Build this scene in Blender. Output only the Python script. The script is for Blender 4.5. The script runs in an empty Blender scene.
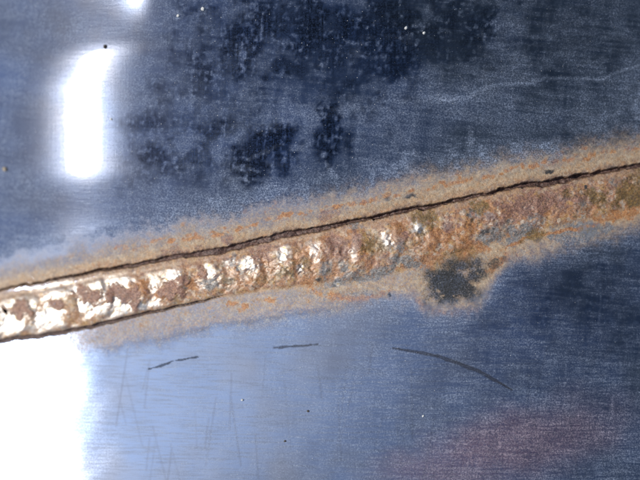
import bpy, bmesh, math, random
import numpy as np

sc = bpy.context.scene
COL = sc.collection

# ------------------------------------------------------------------ camera, sky, sun
CAM_D = 0.160                      # metres above the sheet (macro photograph, 64 mm wide frame)
cam = bpy.data.cameras.new('camera')
cam.lens = 90.0; cam.sensor_width = 36.0
cam.clip_start = 0.01; cam.clip_end = 50.0
cam.dof.use_dof = True
cam.dof.focus_distance = CAM_D + 0.0005
cam.dof.aperture_fstop = 11.0
cam_o = bpy.data.objects.new('camera', cam)
cam_o.location = (0, 0, CAM_D)
COL.objects.link(cam_o)
sc.camera = cam_o

D = 160.0                          # same distance in mm; the sheet maths below is all in mm
RC = 110.0                         # radius of the gently rolled steel sheet
X0 = 8.0                           # crest of the roll
# direction of the sun: mirrored in the sheet at this point (mm)
def mirror_dir(x, y, z, sx, sy):
    n = np.array([-sx, -sy, 1.0]); n /= np.linalg.norm(n)
    v = np.array([x, y, z - D]); v /= np.linalg.norm(v)
    return v - 2 * v.dot(n) * n
SUN = mirror_dir(-24.4, 12.8, -4.7, (24.4 + X0) / RC, 0.0)
SUN_EL = math.asin(SUN[2])
SUN_ROT = math.atan2(SUN[0], SUN[1])

world = bpy.data.worlds.new('World')
sc.world = world
world.use_nodes = True
wn = world.node_tree
sky = wn.nodes.new('ShaderNodeTexSky')
sky.sky_type = 'NISHITA'
sky.sun_disc = False
sky.dust_density = 0.3
sky.ozone_density = 1.6
sky.sun_elevation = SUN_EL
sky.sun_rotation = SUN_ROT
wn.links.new(sky.outputs[0], wn.nodes['Background'].inputs[0])
wn.nodes['Background'].inputs[1].default_value = 0.09

sl = bpy.data.lights.new('sun', 'SUN')
sl.energy = 4.2
sl.angle = math.radians(0.53)
sl.color = (1.0, 0.95, 0.87)
sun_o = bpy.data.objects.new('sun', sl)
from mathutils import Vector
sun_o.rotation_euler = Vector(SUN).to_track_quat('Z', 'Y').to_euler()
sun_o.location = (-0.3, 0.05, 0.5)
COL.objects.link(sun_o)

sc.view_settings.view_transform = 'Standard'
sc.view_settings.look = 'None'
sc.view_settings.gamma = 1.0
sc.view_settings.use_curve_mapping = False
sc.view_settings.exposure = 0.0

# ------------------------------------------------------------------ noise helpers (numpy)
rng = np.random.RandomState(7)
PERM = rng.permutation(4096).astype(np.int64)
RND = rng.rand(4096)
def vnoise(x, y, seed=0):
    xi = np.floor(x).astype(np.int64); yi = np.floor(y).astype(np.int64)
    fx = x - xi; fy = y - yi
    fx = fx * fx * fx * (fx * (fx * 6 - 15) + 10); fy = fy * fy * fy * (fy * (fy * 6 - 15) + 10)
    def h(a, b): return RND[PERM[(PERM[(a + seed * 131) & 4095] + b) & 4095]]
    a = h(xi, yi); b = h(xi + 1, yi); c = h(xi, yi + 1); d = h(xi + 1, yi + 1)
    return (a + (b - a) * fx) * (1 - fy) + (c + (d - c) * fx) * fy
def fbm(x, y, scale, octv=4, seed=0, gain=0.5):
    t = 0; amp = 1; tot = 0; f = 1.0 / scale
    for i in range(octv):
        ca, sa = math.cos(0.6 * i + seed), math.sin(0.6 * i + seed)
        t = t + amp * vnoise((x * ca - y * sa) * f + 17.3 * i, (x * sa + y * ca) * f - 9.1 * i, seed + i)
        tot += amp; amp *= gain; f *= 2.03
    return t / tot * 2 - 1            # about -0.7 .. 0.7
def sst(a, b, x):
    t = np.clip((x - a) / (b - a), 0, 1)
    return t * t * (3 - 2 * t)

# ------------------------------------------------------------------ the grid of the sheet
def axis(lo, hi, step, far, grow=1.25):
    core = list(np.arange(lo, hi + step * .5, step))
    s = step; a = [lo]; 
    while a[-1] > -far: s *= grow; a.append(a[-1] - min(s, 8))
    s = step; b = [core[-1]]
    while b[-1] < far: s *= grow; b.append(b[-1] + min(s, 8))
    return np.array(a[:0:-1] + core + b[1:])
ax = axis(-36.5, 36.5, 0.10, 150.0)
ay = axis(-27.5, 27.5, 0.085, 120.0)
X, Y = np.meshgrid(ax, ay)
NXg, NYg = len(ax), len(ay)

def smooth(a, b, x):
    t = np.clip((x - a) / (b - a), 0, 1)
    return t * t * (3 - 2 * t)
WAVE_Y = np.linspace(-130, 130, 13001)
_w = smooth(5.0, 8.4, WAVE_Y) * smooth(21.0, 18.0, WAVE_Y)
_g = .85 * (WAVE_Y - 13.0) / (2 * D) * _w
_g = _g + .022 * smooth(0.5, 4.0, WAVE_Y) * smooth(8.0, 5.0, WAVE_Y) - .024 * smooth(18.4, 20.8, WAVE_Y) * smooth(26.5, 22.0, WAVE_Y)
WAVE_H = np.cumsum(_g) * (WAVE_Y[1] - WAVE_Y[0])
WAVE_H -= np.interp(0.0, WAVE_Y, WAVE_H)
def base_height(X, Y):
    # rolled sheet, flat beyond the modelled bend, the lower half pulled up by the weld shrinkage
    u = X - X0
    lim = 52.0
    uc = np.clip(u, -lim, lim)
    roll = -(uc ** 2) / (2 * RC) - (np.abs(u) - np.abs(uc)) * lim / RC
    yw = -0.6 + 0.2 * X               # line of the weld
    v = yw - Y                        # distance below the weld
    vb = np.clip(v, 0, 45.0)
    k = vb * vb / (vb + 5.0)
    bend = (uc ** 2) * (1 / RC - 1 / 150.0) * 0.5 * k / 26.0 * 1.55 + 0.030 * k
    va = np.clip(-v - 18, 0, 30)
    top = 0.0012 * va * va * np.exp(-((X + 22) / 16.0) ** 2) * 0.3
    fl_ = np.clip(-25.2 - X, 0, 15); fo = np.clip(-40.2 - X, 0, 200)
    bend = bend - 0.076 * (X + 28) * np.exp(-((X + 28) / 26.0) ** 2) * smooth(-6.5, 0.5, v) * (1 - .70 * smooth(8, 22, v))
    fl_ = np.clip(-26.0 - X, 0, 15); fo = np.clip(-41.0 - X, 0, 200)
    bend = bend + smooth(-6.5, 0.5, v) * (0.0030 * fl_ * fl_ + 0.0060 * 15 * fo)       # nearly flat at the far left of the lower sheet
    bend = bend + smooth(1, 8, v) * (0.005 * np.sin(.8 * X + .45 * Y + 1.0) + 0.005 * np.sin(-.5 * X + .9 * Y) + 0.0015 * np.sin(1.7 * X - 1.1 * Y))   # slight dents
    bend = bend + np.interp(Y, WAVE_Y, WAVE_H)                     # shallow rolling waves across the upper sheet
    bend = bend + 0.0125 * 1.8 * smooth(15.5, 20.6, Y) * (X + 22.9) * np.exp(-((X + 22) / 13.0) ** 2)
    bend = bend + 0.29 * np.exp(-((X + 16.3) ** 2 + (Y - 26.8) ** 2) / (2 * 2.5 ** 2))       # small bump near the top edge
    return roll + bend
Hb = base_height(X, Y)
# unrolled sheet coordinates, in tenths of a millimetre, t running down the sheet
S = 320 + 10 * X * D / (D - Hb)
T = 240 - 10 * Y * D / (D - Hb)

def line(pts, q=None):
    p = np.array(pts, float)
    return np.interp(S if q is None else q, p[:, 0], p[:, 1])
wob = fbm(S, T, 22, 3, 3)
wob2 = fbm(S, T, 7, 3, 4)

CR = [(-600, 420), (0, 290), (34, 283), (69, 277), (103, 270), (137, 265), (160, 260), (200, 253), (229, 249), (263, 240), (297, 232.6), (349, 222),
      (376, 217), (410, 209.5), (444, 203), (487, 194), (521, 186), (546, 183), (571, 178), (596, 173), (618, 169), (640, 165), (1300, 30)]
LG = [(-600, 474), (0, 341), (30, 337), (69, 331), (103, 323), (137, 316), (172, 307), (200, 301.5), (215, 298), (260, 291), (300, 287), (350, 282),
      (400, 272), (450, 256), (500, 240), (560, 226), (600, 216), (640, 205), (1300, 70)]
cs = np.cos(math.atan(0.195))
wl = fbm(S, S * 0, 9, 3, 12) * 1.6
tc = line(CR) + wl
d = (T - tc) * cs                                     # >0 below the crack
tl = line(LG) + fbm(S, S * 0, 14, 3, 15) * 1.6
e = (T - tl) * cs                                     # >0 below the lower toe of the bead

# crack width along the weld
cw = line([(-600, 1.6), (0, .9), (40, 1.1), (60, 1.4), (150, 2.6), (190, 4.2), (240, 4.8), (300, 4.6), (420, 4.6), (520, 4.0), (640, 3.4), (1300, 3)]) * (1 + 0.9 * fbm(S, S * 0 + 5, 38, 5, 18, .62))
cw = np.maximum(cw, 1.1)
dcr = d + line([(-600, .7), (120, .8), (260, 1.5), (1300, 1.5)]) * fbm(S, T, 10, 5, 19, .75)
crack = sst(cw * .5 + 0.55, cw * .5 - 0.45, np.abs(dcr))
gw = line([(-600, 3), (0, 3.0), (90, 2.5), (150, 1.9), (200, 1.2), (216, 0.4), (230, 0), (1300, 0)]) * (1 + 0.5 * 1.2 * fbm(S, S * 0 + 2, 20, 5, 22, .65))
groove = sst(gw * .5 + 0.5, gw * .5 - 0.45, np.abs(e + 0.5 * wob2)) * (gw > 0.15)

# ------------------------------------------------------------------ weld bead: ripples
q = (d - 7.0) / np.maximum((tl - tc) * cs - 7.0, 4)   # 0 at the upper toe, 1 at the lower
inb = sst(-0.06, 0.10, q) * sst(1.05, 0.90, q)
qc = np.clip(q, 0, 1)
cent = [-1000, -900, -62, -20, 20, 55, 91, 124, 168, 206, 247, 282, 314, 350, 386, 418, 452, 491, 528, 566, 604, 642, 680, 720, 1200]
bnds = np.array([(a + b) / 2 for a, b in zip(cent[1:-1], cent[2:])])
ph = S - 9 * (1 - (2 * qc - 1) ** 2) + 4 + wob * 9 + wob2 * 3
K = np.searchsorted(bnds, ph)
Kc = np.clip(K, 1, len(bnds) - 1)
f = np.clip((ph - bnds[Kc - 1]) / (bnds[Kc] - bnds[Kc - 1]), 0, 1)
rip_amp = line([(-600, .26), (0, .26), (300, .25), (380, .23), (480, .20), (640, .17), (1300, .17)])
bead = inb * np.sin(np.pi * np.clip(qc, 0.02, .98)) ** 0.8
prof = (f ** 0.8) * (1 - sst(0.58, 1.0, f)) * 1.6          # rises along the bead and drops at the next ripple
cup = -0.55 * np.exp(-(((f - .42) / .25) ** 2 + ((qc - .5) / .30) ** 2))
lump = fbm(S, T, 13, 4, 31)
H = Hb.copy()
H += 0.32 * bead * line([(-600, 1), (0, 1), (330, 1), (430, .9), (520, .8), (1300, .8)])
H += rip_amp * (prof + cup) * bead ** 0.7
H += (line([(-600, .14), (300, .13), (420, .11), (1300, .10)]) * lump + line([(-600, .03), (100, .035), (200, .05), (1300, .05)]) * fbm(S, T, 5, 3, 33)) * bead

# ------------------------------------------------------------------ stains, crust, wear and painted reflections (masks with a shape of their own)
def patch(x, y, rx, ry, ang=0, soft=.6, rough=.7, sc_=None, seed=41):
    c, s_ = math.cos(math.radians(ang)), math.sin(math.radians(ang))
    dx = S - x; dy = T - y
    u = (dx * c + dy * s_) / rx; v = (-dx * s_ + dy * c) / ry
    r = np.sqrt(u * u + v * v)
    near = r < 3
    out = np.zeros_like(S)
    n = fbm(S[near], T[near], sc_ or max(min(rx, ry) * .8, 3), 4, seed + int(x) % 17, .6)
    out[near] = sst(1 + soft, 1 - soft, r[near] + rough * 1.6 * n)
    return out
def patches(lst, **k):
    o = np.zeros_like(S)
    for p in lst:
        w = p[5] if len(p) > 5 else 1.0
        o = np.maximum(o, patch(*p[:5], **k) * w)
    return o

big = fbm(S, T, 60, 4, 51)
mid = fbm(S, T, 18, 4, 52)
fine = fbm(S, T, 4, 3, 53)
up_w = line([(-600, 34), (0, 30), (60, 30), (130, 36), (200, 40), (300, 37), (400, 36), (500, 36), (560, 33), (640, 34), (1300, 34)])
rust_up = sst(up_w + 11, up_w - 22, -d + 10 * mid + 6 * fine) * (d < 2)
LO = [(-600, 500), (0, 377), (60, 366), (110, 354), (160, 344), (215, 332), (262, 325), (300, 319), (345, 312), (380, 306), (412, 303), (430, 315), (455, 317),
      (480, 308), (496, 286), (508, 268), (540, 258), (575, 251), (605, 243), (640, 231), (1300, 90)]
elo = (T - line(LO)) * cs
rust_lo = sst(10, -19, elo + 9 * mid + 5 * fine) * (d > -2)
rust = np.clip(np.maximum(rust_up, rust_lo), 0, 1)

# shape tones
orange = np.zeros_like(S)
orange = np.maximum(orange, sst(5.5, 0, np.abs(d + 18 + 5 * big)) * sst(-.10, .35, fbm(S, T, 9, 3, 61)) * .95 * line([(-600, .4), (0, .4), (120, .6), (220, 1), (640, .9), (1300, .5)]))
orange = np.maximum(orange, sst(5, 0, np.abs(d + 30 + 5 * big)) * sst(.12, .4, fbm(S, T, 8, 3, 62)) * .6)
rs = np.random.RandomState(11)
def dots(lo_, hi_, row, jit, gap, rmin, rmax, base):
    out = np.zeros_like(S); x = lo_
    c_ = np.interp
    while x < hi_:
        x += rs.uniform(*gap)
        y = float(np.interp(x, *np.array(base, float).T)) + row + rs.uniform(-jit, jit)
        rx, ry = rs.uniform(rmin, rmax) * rs.uniform(1, 1.8), rs.uniform(rmin, rmax) * .8
        sel = (np.abs(S - x) < 14) & (np.abs(T - y) < 14)
        u = ((S[sel] - x) + 0) / rx; v = ((T[sel] - y) + .2 * (S[sel] - x)) / ry
        out[sel] = np.maximum(out[sel], sst(1.5, .5, np.sqrt(u * u + v * v) + 1.0 * fine[sel]) * rs.uniform(.5, 1))
    return out
orange = np.maximum(orange * .8, dots(110, 660, -19, 2.5, (7, 17), 1.6, 3.6, CR))
orange = np.maximum(orange, .7 * dots(150, 660, -30, 4, (10, 34), 1.4, 3.0, CR))
orange = np.maximum(orange, .6 * dots(60, 330, -20, 6, (12, 30), 1.2, 2.8, LO))
pale = np.maximum(.9 * dots(0, 330, -1, 3, (4, 11), 1.0, 2.2, LO), .7 * dots(330, 400, 0, 3, (5, 12), 1.0, 2.0, LO))
hal = np.abs(np.hypot((S - 352) / 52, (T - 268) / 32) - 1 + .12 * mid)
orange = np.maximum(orange, sst(.24, .0, hal + .12 * fine) * sst(262, 284, T) * sst(408, 380, S) * sst(-.5, .2, mid + fine) * .75)
orange = np.maximum(orange, sst(4.5, 0, np.abs(elo + 22 + 5 * mid)) * (S > 505) * .75)
orange = np.maximum(orange, patches([(168, 283, 14, 9, -20, .8), (150, 290, 12, 8, 0, .9), (192, 283, 10, 8, -20, .8), (312, 262, 8, 16, 10, .9), (302, 257, 8, 9, 0, .7), (350, 240, 4, 12, 0, 1),
      (360, 252, 10, 7, 30, .8), (440, 238, 22, 10, -10, .85), (465, 250, 22, 12, -20, .7), (428, 262, 16, 8, 10, .6), (486, 210, 8, 10, 0, .9), (330, 258, 12, 8, 0, .5),
      (580, 208, 22, 6, -12, .5), (620, 214, 26, 7, -12, .7), (250, 282, 22, 5, -10, .6), (140, 284, 12, 5, -12, .9), (160, 294, 14, 5, -12, .9), (232, 276, 12, 8, 10, .8), (266, 270, 10, 8, 0, .7), (300, 262, 10, 8, 0, .8), (328, 238, 8, 6, 0, .7), (400, 228, 10, 7, 0, .7), (470, 228, 10, 8, 0, .7), (508, 212, 6, 8, 0, .6), (546, 212, 8, 7, 0, .6), (232, 304, 5, 2.6, 0, .9), (245, 306, 4, 2.5, 0, .9), (270, 300, 5, 2.5, 0, .8),
      (500, 262, 18, 6, -30, .6), (100, 266, 26, 5, -12, .4), (295, 250, 6, 8, 0, .6), (390, 236, 10, 6, 0, .5)], seed=63))
edge_o = sst(7, 1, np.abs(np.hypot((S - 455) / 42, (T - 286) / 29) - 1 + .16 * mid) * 32) * (T > 296) * (S < 480)
orange = np.maximum(orange, edge_o * .55)
purple = patches([(20, 309, 11, 7, 0), (55, 304, 8, 6, 0), (88, 297, 11, 9, 30), (82, 290, 5, 6, 0), (120, 291, 14, 9, 0), (137, 296, 4, 12, 10), (170, 291, 15, 7, 0), (202, 272, 5, 6, 0),
      (184, 281, 6, 8, 0, .8), (222, 262, 12, 8, -10, .5), (262, 254, 12, 8, 0, .75), (336, 246, 12, 12, 0, .85), (357, 243, 6, 14, -15, .9), (300, 244, 8, 5, 0, .6), (396, 238, 8, 5, 0, .5), (449, 224, 8, 7, 0, .8),
      (406, 236, 5, 5, 0, .8), (484, 219, 7, 6, 0, .7), (524, 206, 34, 13, -12, .85), (556, 200, 24, 11, -12, .8), (590, 196, 26, 8, -12, .5), (176, 251, 12, 6, -12, .6), (330, 215, 14, 5, -12, .6), (214, 268, 6, 10, 0, .4),
      (376, 262, 16, 6, -10, .5), (306, 258, 6, 4, 0, .4), (626, 182, 16, 8, -10, .5), (198, 248, 5, 4, 0, .5), (228, 240, 5, 4, 0, .7)], rough=.75, sc_=7, seed=71)
toe = sst(9, 3, np.abs(d - 7 + 3 * mid)) * .35
purple = np.maximum(purple, toe)
olive = patches([(158, 280, 10, 7, 0, .5), (425, 219, 14, 10, -10, .9), (420, 228, 10, 8, 0, .7), (284, 272, 9, 5, 0, .8), (262, 280, 12, 6, 0, .5), (226, 281, 8, 5, 0, .8), (480, 207, 10, 8, 0, .9), (597, 198, 12, 7, 20, 1), (630, 195, 18, 11, -5, 1), (375, 246, 14, 8, -20, .7),
      (535, 236, 12, 6, -10, .7), (455, 262, 26, 10, -20, .55), (312, 272, 16, 7, 0, .3), (636, 176, 12, 10, 0, .6), (568, 194, 7, 5, 0, .6), (304, 263, 10, 6, 0, .6), (412, 244, 10, 6, 0, .5)], seed=81)
olive = np.maximum(olive, sst(6, 0, np.abs(elo + 5)) * line([(-600, .2), (0, .25), (120, .45), (200, .75), (300, .6), (380, .4), (410, 0), (1300, 0)]))
grey = patches([(232, 268, 9, 10, 0, .9), (246, 262, 8, 6, 0, .6), (210, 283, 12, 6, -10, .9), (332, 268, 14, 8, -10, .9), (340, 280, 20, 6, -15, .7), (375, 273, 22, 8, -15, .8), (356, 226, 7, 4, 0, .8), (412, 262, 22, 8, 10, .9), (400, 248, 10, 8, 0, .7),
      (505, 223, 20, 7, -10, .6), (490, 236, 16, 8, -15, .7), (520, 233, 16, 9, -12, .9), (584, 231, 26, 9, -10, 1), (562, 236, 12, 8, 0, .9), (536, 216, 10, 4, 0, .7), (580, 205, 10, 5, -20, .7), (620, 181, 10, 5, -10, .6), (475, 212, 8, 7, 0, .8), (125, 301, 6, 4, 0, .8),
      (300, 296, 24, 5, -12, .4), (355, 296, 34, 6, -10, .5), (230, 314, 30, 5, -12, .35), (440, 236, 10, 6, 0, .4), (186, 285, 9, 5, -10, .7), (520, 250, 14, 4, -15, .4)], seed=91)
grey = np.maximum(grey, sst(-.05, .3, big + .5 * fine) * .25 * rust)
pit_m = patches([(449, 289, 25, 18, -5, 1), (452, 286, 17, 14, -5, 1), (474, 276, 16, 8, -25, .75), (438, 276, 14, 9, 0, .7), (458, 267, 22, 12, -10, .7)], soft=.7, rough=.42, sc_=14, seed=99)
pit_m *= sst(-.95, -.25, fbm(S, T, 6, 4, 98, .7))
dark = pit_m * .92
dark = np.maximum(dark, patches([(390, 295, 2.2, 2, 0, .9), (549, 172, 4, 2.5, 0, .7), (410, 196, 6, 2.5, -10, .6), (386, 199, 4, 2, -10, .5), (586, 187, 1.6, 1.6, 0, .9), (486, 232, 9, 3, -20, .6), (336, 284, 4, 3, -30, .7),
      (318, 280, 3, 2, 0, .6), (494, 264, 14, 5, -20, .5), (300, 271, 4, 4, 0, .5)], seed=101))
cres = np.maximum(sst(.72, .93, f), sst(.14, .02, f)) * bead ** .5 * sst(-.35, .15, mid + .4 * fine) * line([(-600, .15), (0, .2), (130, .5), (180, .9), (480, .9), (560, .3), (1300, .2)])
olive = np.maximum(olive, cres * .75 * sst(-.1, .25, fbm(S, T, 14, 3, 181)))
orange = np.maximum(orange, cres * 1.0 * sst(.2, -.2, fbm(S, T, 14, 3, 181)))
# bare weld metal showing between the crust (left part of the bead) and small bare spots
metal = bead ** .5 * line([(-600, 1), (0, 1), (120, .95), (160, .5), (220, .22), (300, .12), (420, .10), (500, .04), (640, .05), (1300, .05)]) * sst(-.22, .2, mid + .4 * fine + .12)
metal = np.maximum(metal, patches([(174, 277, 7, 9, -10), (213, 271, 8, 7, 0), (249, 265, 8, 7, 0), (284, 254, 6, 9, 10, .9), (315, 250, 5, 10, -10, .7), (387, 239, 6, 5, 20, .9), (417, 228, 5, 6, -20), (491, 216, 5, 4, 0, .9), (447, 226, 4, 4, 0, .7), (528, 208, 4, 3, 0, .6), (562, 200, 4, 3, 0, .6), (352, 252, 4, 5, 0, .7), (300, 268, 4, 4, 0, .6), (230, 262, 5, 4, 0, .7),
      (590, 229, 12, 6, -15, .8), (110, 282, 20, 6, -6), (132, 307, 22, 6, -8), (60, 290, 22, 6, -8), (8, 328, 16, 8, -8), (104, 290, 6, 9, 0), (337, 283, 3, 4, 0, .8)], seed=111))
metal *= 1 - np.clip(purple * line([(-600, 1.4), (0, 1.4), (230, 1.3), (300, .8), (1300, .8)]), 0, 1)
metal = np.clip(metal, 0, 1)

# pale film of dried water and dust on the polished steel
ang = -0.12
bs = fbm((S * math.cos(ang) - T * math.sin(ang)) * .12, (S * math.sin(ang) + T * math.cos(ang)) * 1.6, 4, 4, 121)      # brushed along the sheet
bv = fbm(S * 1.3 + T * .12, T * .10, 4, 3, 122)                                                                   # faint rub marks across it
film = 0.42 + .22 * sst(380, 200, S) * sst(10, -10, d) + .22 * sst(-2, 10, d) * sst(560, 420, S) + 0.30 * big + 0.24 * mid + 0.28 * bs + .16 * bv
film += .45 * line([(-600, .4), (0, .3), (150, .6), (260, 1), (1300, 1)]) * sst(30, 2, -d - up_w + 8 * mid) * (d < 0) * (0.6 + 1.4 * sst(.0, .4, mid + .4 * fine))
film += .45 * sst(24, 0, elo + 5 * mid) * (d > 0)
dark_refl = patches([(268, 140, 24, 17, 0, 1), (248, 162, 18, 18, 10, .95), (284, 160, 10, 14, 0, .7), (331, 128, 12, 26, 0, .9), (322, 150, 9, 9, 0, .8), (348, 140, 5, 12, 0, .6), (190, 146, 30, 20, -15, .85), (165, 158, 24, 16, 0, .8), (226, 128, 26, 10, -8, .85), (150, 122, 30, 10, -8, .75), (215, 100, 40, 24, 0, .6), (130, 180, 26, 10, -10, .5),  # dark mirrored patches, painted into the steel colour
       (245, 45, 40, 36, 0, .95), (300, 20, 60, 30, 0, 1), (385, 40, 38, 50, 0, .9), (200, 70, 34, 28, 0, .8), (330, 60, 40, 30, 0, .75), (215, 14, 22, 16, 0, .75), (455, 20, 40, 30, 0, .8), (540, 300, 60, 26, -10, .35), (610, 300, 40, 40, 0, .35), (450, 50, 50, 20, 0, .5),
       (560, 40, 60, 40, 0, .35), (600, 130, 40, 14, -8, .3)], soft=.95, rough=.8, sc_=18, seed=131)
dark_refl = np.maximum(dark_refl, patches([(268, 140, 23, 17, 0, 1), (248, 162, 18, 17, 10, 1), (284, 160, 9, 12, 0, .8), (331, 128, 12, 25, 0, 1), (322, 148, 9, 9, 0, .9), (348, 140, 5, 12, 0, .7)], soft=.5, rough=.7, sc_=13, seed=133))
dark_refl *= sst(-.5, .25, fine * .9 + bv * .6 + .25)
dark_refl *= 1 - patch(186, 140, 14, 10, 0, seed=132) * .8
film -= .72 * dark_refl
film += .30 * fbm(S * .35 + T * .07, T * 1.2, 30, 4, 201) * (d < 0)
wavy = line([(-600, 220), (200, 142), (240, 132), (280, 122), (330, 112), (400, 102), (430, 100), (470, 97), (485, 88), (497, 85), (525, 83), (545, 78), (575, 78), (600, 80), (615, 73), (640, 65), (1300, -60)])
wd = T - wavy - 1.0 * wob2
lv = np.exp(-(wd / line([(-600, 9), (300, 8), (420, 5), (470, 2.2), (640, 1.5), (1300, 1.5)])) ** 2) * line([(-600, 0), (170, 0), (240, .35), (400, .35), (470, .8), (640, .85), (1300, .5)])
film += lv * (.75 + .6 * fine)
film += patches([(262, 153, 14, 2.5, -25, .8), (300, 148, 10, 2.5, -20, .6), (330, 170, 2.5, 14, -28, .7), (408, 160, 9, 6, -30, .6), (414, 172, 10, 5, 0, .6), (470, 140, 3, 12, 0, .5), (595, 125, 16, 12, -20, .5), (637, 102, 8, 8, 0, .5),
      (240, 176, 26, 9, -12, .5), (30, 248, 34, 9, -14, .8), (95, 236, 14, 6, 0, .4), (14, 262, 20, 5, -10, .5), (178, 15, 5, 4, 0, .5), (203, 9, 5, 4, 0, .6)], rough=.7, seed=141)
# rub marks and thin scratches in the film of the lower sheet
random.seed(5)
def stroke(pts, w, seed=0):
    best = np.full(S.shape, 1e9)
    for (x0, y0), (x1, y1) in zip(pts[:-1], pts[1:]):
        L2 = (x1 - x0) ** 2 + (y1 - y0) ** 2
        t = np.clip(((S - x0) * (x1 - x0) + (T - y0) * (y1 - y0)) / L2, 0, 1)
        best = np.minimum(best, np.hypot(S - x0 - t * (x1 - x0), T - y0 - t * (y1 - y0)))
    return best
scr = np.zeros_like(S)
for i in range(42):
    x0 = random.uniform(60, 600); y0 = random.uniform(345, 450); L = random.uniform(25, 90); a = math.radians(random.choice([84, 96, 100, 78, 88]) + random.uniform(-5, 5))
    sel = (S > x0 - 60) & (S < x0 + 60) & (T > y0 - 10) & (T < y0 + 110)
    dd = np.full(S.shape, 1e3)
    tt = np.clip((S[sel] - x0) * math.cos(a) + (T[sel] - y0) * math.sin(a), 0, L)
    dd[sel] = np.hypot(S[sel] - x0 - tt * math.cos(a), T[sel] - y0 - tt * math.sin(a))
    scr = np.maximum(scr, sst(1.7, .3, dd) * random.uniform(.10, .36))
for pts, w in [([(601, 296), (599, 320), (601, 335)], .2), ([(612, 398), (613, 440), (614, 480)], .25), ([(107, 10), (101, 30), (98, 48)], .0)]:
    film += sst(1.8, .3, stroke(pts, 1)) * w
film += .22 * patches([(520, 442, 95, 34, -10, .75), (470, 472, 75, 24, 0, .6)], soft=.9, rough=.4, sc_=50, seed=151)  # film made paler under the painted pink reflection
film = np.clip(film, 0, 1.2)

# three dark gouges in the lower sheet
G1 = stroke([(149, 369), (160, 366), (172, 361.5), (186, 359), (198, 357)], 1) + .7 * wob2
G2 = stroke([(274, 348), (290, 346.5), (302, 346), (318, 344)], 1) + .8 * wob2
G3 = stroke([(393, 348), (405, 350), (424, 353), (440, 357), (460, 364), (478, 371), (495, 380), (512, 390)], 1) + .8 * wob2
g3w = line([(-600, 1), (393, .9), (430, 1.7), (480, 1.8), (500, 1.2), (512, .3), (1300, .3)]) + 1.1 * fine
gouges = [sst(1.5, .2, G1 + .9 * fine) * .6, sst(1.5, .2, G2 + .9 * fine) * .9, np.maximum(sst(1.0, .2, np.abs(G3 - .5 * g3w + .5 * fine)), .6 * sst(g3w + .4, g3w - .6, G3)) * sst(-.9, -.3, fine + .3)]
gall = np.maximum.reduce(gouges)

# brownish pink reflection at the lower right, painted into the colour
pink_refl = patches([(520, 442, 90, 30, -10, .75), (470, 470, 70, 22, 0, .55), (590, 420, 34, 24, 0, .4)], soft=.8, rough=.35, sc_=60, seed=151)
pink_refl = np.clip(pink_refl * 1.1, 0, 1)

# relief of crust, pits and gouges (mm)
H += (1 - crack) * rust * (0.008 * fine + 0.02 * mid + .02) * (.25 + .75 * np.clip(inb + pit_m, 0, 1))
scale_m = sst(.3, .6, purple) * bead * sst(330, 220, S)
H += 0.11 * scale_m
H -= 0.05 * pit_m * (1 + .5 * fine)
H -= 0.007 * gall
H -= 0.75 * crack * (0.85 + .5 * wob + .5 * big + .22 * fbm(S, T, 4, 3, 171))
H += 0.0 * np.exp(-((-d - cw * .5 - 4) / 3.5) ** 2) * (d < 0)        # raised lip of the broken edge
H -= 0.55 * groove
H -= 0.07 * bead * sst(.12, .45, fbm(S, T, 5, 3, 191)) * line([(-600, .2), (100, .3), (220, 1), (1300, 1)])      # corrosion pits in the bead
H += 0.0012 * fbm(S, T, 40, 2, 161) * (1 - rust)                       # barely wavy rolling of the steel
H += 0.003 * patch(175, 30, 40, 30, 0, .9, 0)

crack_and_shadow = np.maximum(crack, groove * .95)
crack_and_shadow = np.maximum(crack_and_shadow, .8 * sst(6.5, 0.5, -dcr - cw * .4) * (d < 0) * sst(-.25, .45, fine + .6 * mid) * line([(-600, .3), (0, .3), (110, .7), (180, 1), (1300, 1)]))  # shadow of the upper lip, painted as dark colour above the crack

# ------------------------------------------------------------------ split the faces into parts
def fc(a): return .25 * (a[:-1, :-1] + a[1:, :-1] + a[:-1, 1:] + a[1:, 1:])
UP, LOW, BU, BL, BEAD, CRK, GRV, PIT, BARE = range(9)
R0, F0, G0 = 20, 60, 90
fd, fe, fq = fc(d), fc(e), fc(q)
lab = np.where(fd < 0, UP, LOW)
lab = np.where((fd < 0) & (fc(rust_up) > .5), BU, lab)
lab = np.where((fd >= 0) & (fc(rust_lo) > .5), BL, lab)
isb = (fd >= 0) & (fe < 0)
lab = np.where(isb, BEAD, lab)
fK = np.clip(K[:-1, :-1], 0, 30)
fS, fT = fc(S), fc(T)
rip = isb & (fq > .06) & (fq < .95) & (fS > -75) & (fS < 715)
lab = np.where(rip, R0 + fK, lab)
# crust scales on the ripples, told apart by the ripple they sit on
fsc = fc(scale_m)
scl = rip & (fsc > .5) & (fS < 215) & (fS > -10)
lab = np.where(scl, F0 + fK, lab)
lab = np.where((fd > 0) & (fc(pit_m) > .45) & (fS > 415) & (fS < 490) & (fT > 262), PIT, lab)
lab = np.where((fc(patch(584, 231, 24, 9, -10, seed=91)) > .5), BARE, lab)
lab = np.where((fc(groove) > .5) & (fS > -55), GRV, lab)
lab = np.where((fc(crack) > .5) & (fS > -55) & (fS < 690), CRK, lab)
for i, g in enumerate(gouges):
    lab = np.where(fc(g) > .32, G0 + i, lab)

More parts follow.
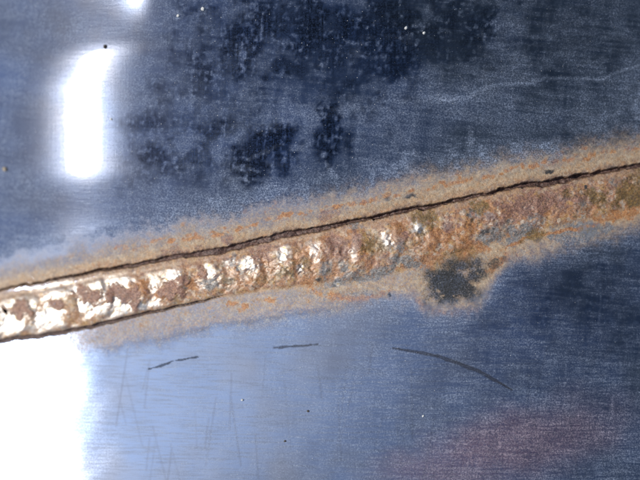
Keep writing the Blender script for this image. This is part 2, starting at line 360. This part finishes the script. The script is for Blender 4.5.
# ------------------------------------------------------------------ the material
mat = bpy.data.materials.new('weathered_steel')
mat.use_nodes = True
nt = mat.node_tree
for n in list(nt.nodes): nt.nodes.remove(n)
L = nt.links.new
def nd(t, **k):
    n = nt.nodes.new(t)
    for a, b in k.items(): setattr(n, a, b)
    return n
def setin(n, i, v):
    if hasattr(v, 'is_output') or isinstance(v, bpy.types.NodeSocket): L(v, n.inputs[i])
    else: n.inputs[i].default_value = v
def mth(op, a, b=0.0, clamp=False):
    n = nd('ShaderNodeMath', operation=op, use_clamp=clamp); setin(n, 0, a); setin(n, 1, b); return n.outputs[0]
def attr(name): return nd('ShaderNodeAttribute', attribute_name=name).outputs['Fac']
def mixc(fac, a, b):
    n = nd('ShaderNodeMix', data_type='RGBA'); setin(n, 0, fac)
    for i, v in ((6, a), (7, b)):
        setin(n, i, v if isinstance(v, bpy.types.NodeSocket) else (*v, 1))
    return n.outputs[2]
co = nd('ShaderNodeTexCoord').outputs['Object']
def mapping(sx, sy, sz, rz=0):
    m = nd('ShaderNodeMapping'); L(co, m.inputs[0]); m.inputs['Scale'].default_value = (sx, sy, sz); m.inputs['Rotation'].default_value = (0, 0, rz); return m.outputs[0]
mm = mapping(1000, 1000, 1000)                      # millimetres
def noise(vec, scale, detail=4, rough=.6, dist=0):
    n = nd('ShaderNodeTexNoise'); L(vec, n.inputs['Vector']); n.inputs['Scale'].default_value = scale; n.inputs['Detail'].default_value = detail
    n.inputs['Roughness'].default_value = rough; n.inputs['Distortion'].default_value = dist; return n.outputs['Fac']
def ramp(v, a, b, lo=0.0, hi=1.0):
    n = nd('ShaderNodeMapRange', interpolation_type='SMOOTHSTEP'); setin(n, 0, v)
    for i, x in zip((1, 2, 3, 4), (a, b, lo, hi)): n.inputs[i].default_value = x
    return n.outputs[0]
n1 = noise(mm, 1.2, 5, .65); n2 = noise(mm, 4.0, 4, .65); n3 = noise(mm, 11.0, 3, .6); n4 = noise(mm, 6.5, 3, .7)
brush = noise(mapping(350, 5200, 1000, math.radians(-7)), 1.0, 4, .65)
cross = noise(mapping(4500, 260, 1000, math.radians(4)), 1.0, 3, .6)

A = {k: attr(k) for k in ('rust', 'orange', 'purple', 'olive', 'grey', 'dark', 'metal', 'film', 'dark_reflection', 'crack', 'gouge', 'pink_refl', 'scratch', 'scuff', 'thick', 'tint', 'core', 'pale', 'lower')}  # 'crack' also holds the painted shadow of the upper lip
# polished steel
refl_mask = mth('MULTIPLY', A['dark_reflection'], ramp(mth('ADD', mth('MULTIPLY', n4, .7), mth('MULTIPLY', cross, .3)), .33, .56, .12, .97))
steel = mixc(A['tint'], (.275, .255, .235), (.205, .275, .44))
steel = mixc(refl_mask, steel, (.026, .026, .028))  # steel blackened where a dark reflection is painted
steel = mixc(mth('MULTIPLY', A['pink_refl'], ramp(n2, .3, .65, .5, 1)), steel, (.46, .25, .29))
steel = mixc(mth('MULTIPLY', ramp(brush, .42, .66), mth('ADD', .32, mth('MULTIPLY', A['lower'], .2))), steel, (.15, .17, .22))
steel = mixc(A['scratch'], steel, (.12, .13, .17))
g1 = nd('ShaderNodeBsdfAnisotropic', distribution='BECKMANN'); L(steel, g1.inputs['Color'])
g2 = nd('ShaderNodeBsdfAnisotropic', distribution='BECKMANN'); L(steel, g2.inputs['Color'])
setin(g1, 'Roughness', mth('ADD', mth('ADD', .045, mth('MULTIPLY', ramp(n4, .3, .7), .022)), mth('MULTIPLY', A['scuff'], .14)))
setin(g2, 'Roughness', mth('ADD', mth('ADD', .16, mth('MULTIPLY', A['scuff'], .37)), mth('MULTIPLY', A['rust'], mth('SUBTRACT', .62, mth('MULTIPLY', A['lower'], .40)))))
bh = mth('ADD', mth('MULTIPLY', brush, .5), mth('ADD', mth('MULTIPLY', n3, .5), mth('MULTIPLY', cross, .25)))
bp0 = nd('ShaderNodeBump'); bp0.inputs['Strength'].default_value = .5; bp0.inputs['Distance'].default_value = .00001; L(bh, bp0.inputs['Height'])
L(bp0.outputs[0], g2.inputs['Normal'])
ms = nd('ShaderNodeMixShader'); setin(ms, 0, mth('MAXIMUM', mth('ADD', .018, mth('MULTIPLY', A['scuff'], .36)), mth('MULTIPLY', mth('MULTIPLY', A['rust'], A['rust']), .8, True))); L(g1.outputs[0], ms.inputs[1]); L(g2.outputs[0], ms.inputs[2])
# dusty film on it
fcol = mixc(n1, (.25, .325, .48), (.39, .44, .54))
fcol = mixc(mth('MULTIPLY', A['pink_refl'], .8, True), fcol, (.52, .36, .38))
fb = nd('ShaderNodeBsdfDiffuse'); L(fcol, fb.inputs['Color'])
speck = mth('ADD', mth('MULTIPLY', ramp(n4, .40, .66), .75), mth('MULTIPLY', ramp(n3, .5, .66), .45))
fl = mth('MULTIPLY', A['film'], mth('ADD', .10, mth('MULTIPLY', speck, .62)))
fl = mth('ADD', fl, mth('MULTIPLY', mth('MULTIPLY', ramp(n4, .60, .74), ramp(n1, .35, .6)), .35))
fl = mth('MULTIPLY', fl, mth('MAXIMUM', ramp(brush, .34, .60, .35, 1.0), mth('SUBTRACT', .75, mth('MULTIPLY', A['lower'], .5))), True)
fl = mth('MULTIPLY', fl, mth('SUBTRACT', 1.0, mth('MULTIPLY', refl_mask, .8)), True)
m2 = nd('ShaderNodeMixShader'); L(fl, m2.inputs[0]); L(ms.outputs[0], m2.inputs[1]); L(fb.outputs[0], m2.inputs[2])
# rust
n5 = noise(mm, 2.2, 4, .7); n6 = noise(mapping(1000, 1000, 1000, 1.1), 3.0, 5, .7)
def tone(k, n, amt=1.3, lo=.16, hi=.80):
    return mth('MULTIPLY', ramp(mth('ADD', A[k], mth('MULTIPLY', mth('SUBTRACT', n, .5), mth('ADD', .4, mth('MULTIPLY', A[k], amt)))), lo, hi), ramp(A[k], .02, .25), True)
rc = mixc(ramp(n1, .32, .68), (.37, .25, .145), (.44, .345, .24))
rc = mixc(mth('MULTIPLY', ramp(n6, .48, .66), .55), rc, (.33, .185, .095))
rc = mixc(mth('MULTIPLY', ramp(n5, .52, .70), .40), rc, (.29, .25, .21))
rc = mixc(mth('MULTIPLY', A['core'], ramp(n6, .3, .6, .45, .95)), rc, mixc(ramp(n5, .38, .62), (.38, .16, .06), (.29, .15, .10)))
def cells(scale):
    v = nd('ShaderNodeTexVoronoi'); L(mm, v.inputs['Vector']); v.inputs['Scale'].default_value = scale; v.inputs['Randomness'].default_value = 1
    sp = nd('ShaderNodeSeparateColor'); L(v.outputs['Color'], sp.inputs[0]); return sp.outputs
gc = cells(5.5); gc2 = cells(2.6)
rc = mixc(mth('MULTIPLY', mth('MULTIPLY', ramp(n1, .50, .62), A['core']), .75), rc, (.42, .25, .075))
rc = mixc(mth('MULTIPLY', mth('MULTIPLY', ramp(gc2[2], .72, .86), A['core']), .55), rc, (.56, .49, .39))
rc = mixc(mth('MULTIPLY', tone('grey', n5), .95), rc, mixc(ramp(n4, .35, .65), (.095, .095, .10), (.26, .255, .25)))
rc = mixc(mth('MULTIPLY', tone('orange', n6), .9), rc, mixc(ramp(n4, .35, .65), (.26, .085, .018), (.46, .21, .07)))
rc = mixc(mth('MULTIPLY', tone('purple', n5), .92), rc, mixc(ramp(n4, .32, .68), (.12, .05, .04), (.33, .18, .13)))
rc = mixc(mth('MULTIPLY', tone('olive', n6), .9), rc, mixc(ramp(n4, .35, .65), (.075, .038, .008), (.20, .125, .03)))
def shade(col, f):
    v = nd('ShaderNodeVectorMath', operation='SCALE'); L(col, v.inputs[0]); L(f, v.inputs['Scale']); return v.outputs[0]
rc = mixc(mth('MULTIPLY', ramp(gc[0], .62, 1.0), .35), rc, (.40, .19, .07))
rc = shade(rc, mth('ADD', .70, mth('ADD', mth('MULTIPLY', gc[1], .36), mth('MULTIPLY', gc2[0], .22))))
rc = shade(rc, mth('SUBTRACT', 1.0, mth('MULTIPLY', mth('MULTIPLY', A['core'], ramp(n6, .50, .66)), .42)))
rc = mixc(mth('MULTIPLY', mth('MULTIPLY', ramp(noise(mm, 2.9, 4, .7), .57, .66), A['core']), .8), rc, (.055, .035, .018))
rc = mixc(mth('MULTIPLY', ramp(n3, .54, .68), .60), rc, (.13, .075, .055))
rc = mixc(mth('MULTIPLY', ramp(n3, .44, .28), .45), rc, (.56, .48, .38))
rc = mixc(tone('dark', n4, 1.3, .05, .75), rc, mixc(ramp(n3, .45, .65), (.012, .013, .015), (.045, .045, .047)))
rc = mixc(mth('MULTIPLY', A['pale'], .8), rc, (.62, .53, .33))
rc = mixc(A['crack'], rc, mixc(ramp(n4, .35, .65), (.030, .019, .016), (.17, .10, .085)))
rp = nd('ShaderNodeBsdfPrincipled'); L(rc, rp.inputs['Base Color']); setin(rp, 'Roughness', mth('ADD', ramp(n2, .3, .7, .45, .70), mth('MULTIPLY', A['dark'], .25))); rp.inputs['Specular IOR Level'].default_value = .5
bp = nd('ShaderNodeBump'); bp.inputs['Strength'].default_value = 1.0; bp.inputs['Distance'].default_value = .00006
L(mth('ADD', mth('MULTIPLY', n2, .7), mth('MULTIPLY', n3, .4)), bp.inputs['Height']); L(bp.outputs[0], rp.inputs['Normal'])
rf = mth('MULTIPLY', A['rust'], ramp(mth('ADD', mth('ADD', mth('MULTIPLY', n2, .4), mth('MULTIPLY', n4, .6)), mth('MULTIPLY', A['thick'], .5)), .34, .88), True)
rf = mth('MAXIMUM', rf, A['crack'])
rf = mth('MAXIMUM', rf, mth('MULTIPLY', A['dark'], .92))
m3 = nd('ShaderNodeMixShader'); L(rf, m3.inputs[0]); L(m2.outputs[0], m3.inputs[1]); L(rp.outputs[0], m3.inputs[2])
# bare weld metal
wm = nd('ShaderNodeBsdfPrincipled'); wm.inputs['Metallic'].default_value = 1; setin(wm, 'Base Color', mixc(mth('MULTIPLY', ramp(n5, .54, .66), .8), mixc(n2, (.54, .51, .48), (.64, .62, .60)), (.62, .43, .17))); setin(wm, 'Roughness', ramp(n1, .3, .7, .42, .54))
L(bp.outputs[0], wm.inputs['Normal'])
bp2 = nd('ShaderNodeBump'); bp2.inputs['Strength'].default_value = .2; bp2.inputs['Distance'].default_value = .00003; L(n2, bp2.inputs['Height']); L(bp2.outputs[0], wm.inputs['Normal'])
mf = mth('MULTIPLY', A['metal'], mth('SUBTRACT', 1.0, A['crack']), True)
mf = mth('MULTIPLY', mf, ramp(n2, .30, .55, .35, 1))
m4 = nd('ShaderNodeMixShader'); L(mf, m4.inputs[0]); L(m3.outputs[0], m4.inputs[1]); L(wm.outputs[0], m4.inputs[2])
# gouges
gb = nd('ShaderNodeBsdfPrincipled'); gb.inputs['Base Color'].default_value = (.02, .02, .024, 1); gb.inputs['Roughness'].default_value = .6; gb.inputs['Specular IOR Level'].default_value = .15
m5 = nd('ShaderNodeMixShader'); L(mth('MULTIPLY', A['gouge'], ramp(n3, .3, .6, .95, .75), True), m5.inputs[0]); L(m4.outputs[0], m5.inputs[1]); L(gb.outputs[0], m5.inputs[2])
out = nd('ShaderNodeOutputMaterial'); L(m5.outputs[0], out.inputs[0])

# ------------------------------------------------------------------ meshes
low = sst(-3, 6, d)
scuff = np.clip(np.maximum(low * .95, rust_up * .15), 0, 1)
thick = np.clip(rust * (.31 + .10 * sst(0, 5, d) + .22 * sst(300, 460, S) + .5 * sst(16, 4, np.abs(d)) + 1.0 * inb + .35 * orange + .25 * mid) * np.where(d < 0, line([(-600, .85), (0, .85), (200, 1), (1300, 1)]), line([(-600, .55), (0, .58), (70, .62), (150, .85), (260, 1), (1300, 1)])), 0, 1)
core = np.clip(inb * line([(-600, .5), (0, .5), (140, .8), (260, 1), (1300, 1)]) + .55 * sst(10, 3, np.abs(d)) * line([(-600, .2), (0, .3), (150, .9), (1300, 1)]), 0, 1)
tint = np.clip(.65 + .5 * big + .30 * low - .6 * sst(400, 620, S) * low - .75 * sst(250, 560, S) * (1 - low), 0, 1)
ATT = dict(rust=rust, orange=orange, purple=purple, olive=olive, grey=grey, dark=dark, metal=metal, film=film, dark_reflection=dark_refl, crack=crack_and_shadow, gouge=gall, pink_refl=pink_refl, scratch=scr, scuff=scuff, thick=thick, tint=tint, core=core, pale=pale, lower=low)
ATT = {k: np.ascontiguousarray(v, dtype=np.float32).ravel() for k, v in ATT.items()}
dHy, dHx = np.gradient(H, ay, ax)
NRM = np.stack([-dHx, -dHy, np.ones_like(H)], -1)
NRM /= np.linalg.norm(NRM, axis=-1, keepdims=True)
NRM = NRM.reshape(-1, 3)
P = np.stack([X, Y, H], -1).reshape(-1, 3) * 0.001
idx = np.arange(NXg * NYg).reshape(NYg, NXg)
QUADS = np.stack([idx[:-1, :-1], idx[:-1, 1:], idx[1:, 1:], idx[1:, :-1]], -1)

def mesh_from(name, mask, parent, thickness=0.0):
    quads = QUADS[mask]
    used, inv = np.unique(quads.ravel(), return_inverse=True)
    verts = P[used]; nrm = NRM[used]; faces = inv.reshape(-1, 4)
    n = len(used); src = used
    if thickness:
        # rim and underside: border edges of the part drop by the thickness
        ed = np.concatenate([faces[:, [0, 1]], faces[:, [1, 2]], faces[:, [2, 3]], faces[:, [3, 0]]])
        key = np.sort(ed, 1); key = key[:, 0].astype(np.int64) * n + key[:, 1]
        _, first, cnt = np.unique(key, return_index=True, return_counts=True)
        be = ed[first[cnt == 1]]
        bv_ = np.unique(be.ravel()); rm = np.full(n, -1); rm[bv_] = n + np.arange(len(bv_))
        lowv = verts[bv_].copy(); lowv[:, 2] -= thickness
        verts = np.concatenate([verts, lowv]); nrm = np.concatenate([nrm, nrm[bv_]]); src = np.concatenate([used, used[bv_]])
        faces = np.concatenate([faces, np.stack([be[:, 1], be[:, 0], rm[be[:, 0]], rm[be[:, 1]]], 1)])
    me = bpy.data.meshes.new(name)
    me.vertices.add(len(verts)); me.vertices.foreach_set('co', verts.astype(np.float32).ravel())
    nf = len(faces)
    me.loops.add(nf * 4); me.loops.foreach_set('vertex_index', faces.astype(np.int32).ravel())
    me.polygons.add(nf); me.polygons.foreach_set('loop_start', np.arange(0, nf * 4, 4, dtype=np.int32))
    me.update(calc_edges=True)
    me.polygons.foreach_set('use_smooth', np.ones(nf, dtype=bool))
    for k, v in ATT.items():
        a = me.attributes.new(k, 'FLOAT', 'POINT'); a.data.foreach_set('value', v[src])
    me.validate()
    me.normals_split_custom_set_from_vertices(nrm.tolist())
    me.materials.append(mat)
    o = bpy.data.objects.new(name, me); COL.objects.link(o)
    o.parent = parent
    return o

root = bpy.data.objects.new('welded_panel', None)
root.empty_display_size = 0.01
COL.objects.link(root)
root['label'] = 'polished blue-grey steel panel crossed by a rusty cracked weld seam'
root['category'] = 'welded metal'

up = mesh_from('steel_sheet', lab == UP, root, .0015); up['label'] = 'upper sheet, dark and glossy with a sharp sun streak'
lo = mesh_from('steel_sheet', lab == LOW, root, .0015); lo['label'] = 'lower sheet, scuffed and paler, glaring white at the left'
a = mesh_from('rust_band', lab == BU, up, .0004); a['label'] = 'tan rust band with orange spots above the crack'
a = mesh_from('rust_band', lab == BL, lo, .0004); a['label'] = 'tan and olive rust band below the weld bead'
bd = mesh_from('weld_bead', lab == BEAD, root, .0006)
cr = mesh_from('crack', lab == CRK, root); cr['label'] = 'long dark crack along the upper edge of the bead'
gr = mesh_from('undercut_groove', lab == GRV, bd); gr['label'] = 'thin dark groove along the lower edge of the bead'
for k in range(31):
    if (lab == R0 + k).any(): mesh_from('weld_ripple', lab == R0 + k, bd, .0004)
for k in range(31):
    if (lab == F0 + k).sum() > 40:
        s_ = mesh_from('rust_scale', lab == F0 + k, bd, .0001)
p_ = mesh_from('corrosion_pit', lab == PIT, lo); p_['label'] = 'black corroded patch below the weld'
b_ = mesh_from('bare_patch', lab == BARE, lo); b_['label'] = 'bare silvery grey patch at the right'
for i, t_ in enumerate(('short dark gouge at the left', 'short dark gouge in the middle', 'long curved dark gouge at the right')):
    g_ = mesh_from('gouge', lab == G0 + i, lo); g_['label'] = t_

# underside of the sheets, one coarse skin each
def underside(name, upper, parent):
    xs = np.linspace(ax[0], ax[-1], 41); vs, fs = [], []
    for i, x in enumerate(xs):
        yw = -0.6 + .2 * x
        ya, yb = (yw + .4, ay[-1]) if upper else (ay[0], yw - 0.4)
        for j in range(13):
            y = ya + (yb - ya) * j / 12
            vs.append((x * .001, y * .001, (float(base_height(np.array(x), np.array(y))) - 2.2) * .001))
    for i in range(40):
        for j in range(12):
            a0 = i * 13 + j; fs.append((a0, a0 + 1, a0 + 14, a0 + 13))
    me = bpy.data.meshes.new(name); me.from_pydata(vs, [], fs); me.materials.append(backm)
    o = bpy.data.objects.new(name, me); COL.objects.link(o); o.parent = parent
backm = bpy.data.materials.new('mill_finish_steel'); backm.use_nodes = True
bb = backm.node_tree.nodes['Principled BSDF']; bb.inputs['Metallic'].default_value = 1; bb.inputs['Roughness'].default_value = .5; bb.inputs['Base Color'].default_value = (.4, .4, .41, 1)
underside('back_face', True, up); underside('back_face', False, lo)

# ------------------------------------------------------------------ dust and grit lying on the sheets
def surf(s, t):
    x = (s - 320) / 10; y = (240 - t) / 10
    for _ in range(4):
        h = float(base_height(np.array(x), np.array(y)))
        x = (s - 320) / 10 * (D - h) / D; y = (240 - t) / 10 * (D - h) / D
    i = int(np.clip(np.searchsorted(ax, x), 1, NXg - 1)); j = int(np.clip(np.searchsorted(ay, y), 1, NYg - 1))
    return x, y, float(H[j, i])
def grain_material(name, c1, c2):
    m = bpy.data.materials.new(name); m.use_nodes = True; n_ = m.node_tree; b = n_.nodes['Principled BSDF']
    tn = n_.nodes.new('ShaderNodeTexNoise'); tn.inputs['Scale'].default_value = 6000; tc_ = n_.nodes.new('ShaderNodeTexCoord'); n_.links.new(tc_.outputs['Object'], tn.inputs['Vector'])
    r = n_.nodes.new('ShaderNodeValToRGB'); r.color_ramp.elements[0].color = (*c1, 1); r.color_ramp.elements[1].color = (*c2, 1); r.color_ramp.elements[0].position = .35; r.color_ramp.elements[1].position = .65
    n_.links.new(tn.outputs['Fac'], r.inputs[0]); n_.links.new(r.outputs[0], b.inputs['Base Color']); b.inputs['Roughness'].default_value = .7
    return m
gm_tan = grain_material('tan_grit', (.30, .24, .17), (.50, .43, .33))
gm_pale = grain_material('pale_grit', (.45, .45, .44), (.7, .7, .68))
gm_dark = grain_material('dark_grit', (.03, .025, .02), (.10, .08, .06))
def grain(s, t, r, m, label, squash=.7):
    bm = bmesh.new(); bmesh.ops.create_icosphere(bm, subdivisions=2, radius=1)
    rr = random.Random(int(s * 7 + t))
    dirs = [Vector((rr.uniform(-1, 1), rr.uniform(-1, 1), rr.uniform(-1, 1))).normalized() for _ in range(9)]
    for v in bm.verts:
        k = 1.0
        for q_ in dirs: k = min(k, 0.72 / max(v.co.normalized().dot(q_), .45))
        v.co *= k * rr.uniform(.95, 1.05)
        v.co.x *= 1.2; v.co.z *= squash
    x, y, h = surf(s, t)
    zmin = min(v.co.z for v in bm.verts)
    for v in bm.verts: v.co = Vector((v.co.x * r, v.co.y * r, (v.co.z - zmin) * r - .01)) * .001
    me = bpy.data.meshes.new('grit_grain'); bm.to_mesh(me); bm.free(); me.materials.append(m)
    o = bpy.data.objects.new('grit_grain', me); COL.objects.link(o); o.location = (x * .001, y * .001, h * .001); o.rotation_euler = (0, 0, rr.uniform(0, 6))
    o['label'] = label; o['category'] = 'grit'; o['group'] = 'grit grains lying on the steel'
grain(5, 169, .24, gm_tan, 'tan grit grain near the left edge above the weld')
grain(105, 47, .20, gm_dark, 'dark grit grain at the top tip of the bright sun streak')
grain(178, 16, .17, gm_pale, 'pale grit grain at the top, left one of a close pair')
grain(203, 9, .2, gm_pale, 'pale grit grain at the top, right one of a close pair')
grain(406, 28, .17, gm_pale, 'pale grit grain on dark steel at the top, left of two')
grain(424, 33, .15, gm_pale, 'pale grit grain on dark steel at the top, right of two')
grain(111, 119, .12, gm_pale, 'pale grit grain just right of the bright sun streak')
grain(242, 400, .13, gm_pale, 'pale grit grain on the lower sheet under the middle gouge')
grain(308, 411, .12, gm_dark, 'tiny dark grit grain on the lower sheet, right one')
grain(285, 441, .11, gm_dark, 'tiny dark grit grain on the lower sheet, lower one')
grain(423, 416, .12, gm_pale, 'pale grit grain below the long curved gouge')

# dust: countless specks, one object
rd = np.random.RandomState(3)
nspk = 2600
vs, fs = [], []
for i in range(nspk):
    s = rd.uniform(-30, 670); t = rd.uniform(-20, 500)
    x, y, h = surf(s, t)
    r = .016 + .032 * rd.rand() ** 3
    b0 = len(vs); a0 = rd.uniform(0, 6)
    for k in range(5):
        an = a0 + k * 1.2566; r_ = r * rd.uniform(.7, 1.2)
        vs.append(((x + r_ * math.cos(an)) * .001, (y + r_ * math.sin(an)) * .001, (h - .004) * .001))
    vs.append((x * .001, y * .001, (h + r * .8) * .001))
    for k in range(5): fs.append((b0 + k, b0 + (k + 1) % 5, b0 + 5))
me = bpy.data.meshes.new('dust'); me.from_pydata(vs, [], fs); me.materials.append(gm_pale)
du = bpy.data.objects.new('dust', me); COL.objects.link(du)
du['kind'] = 'stuff'; du['label'] = 'fine pale dust specks scattered over the steel'
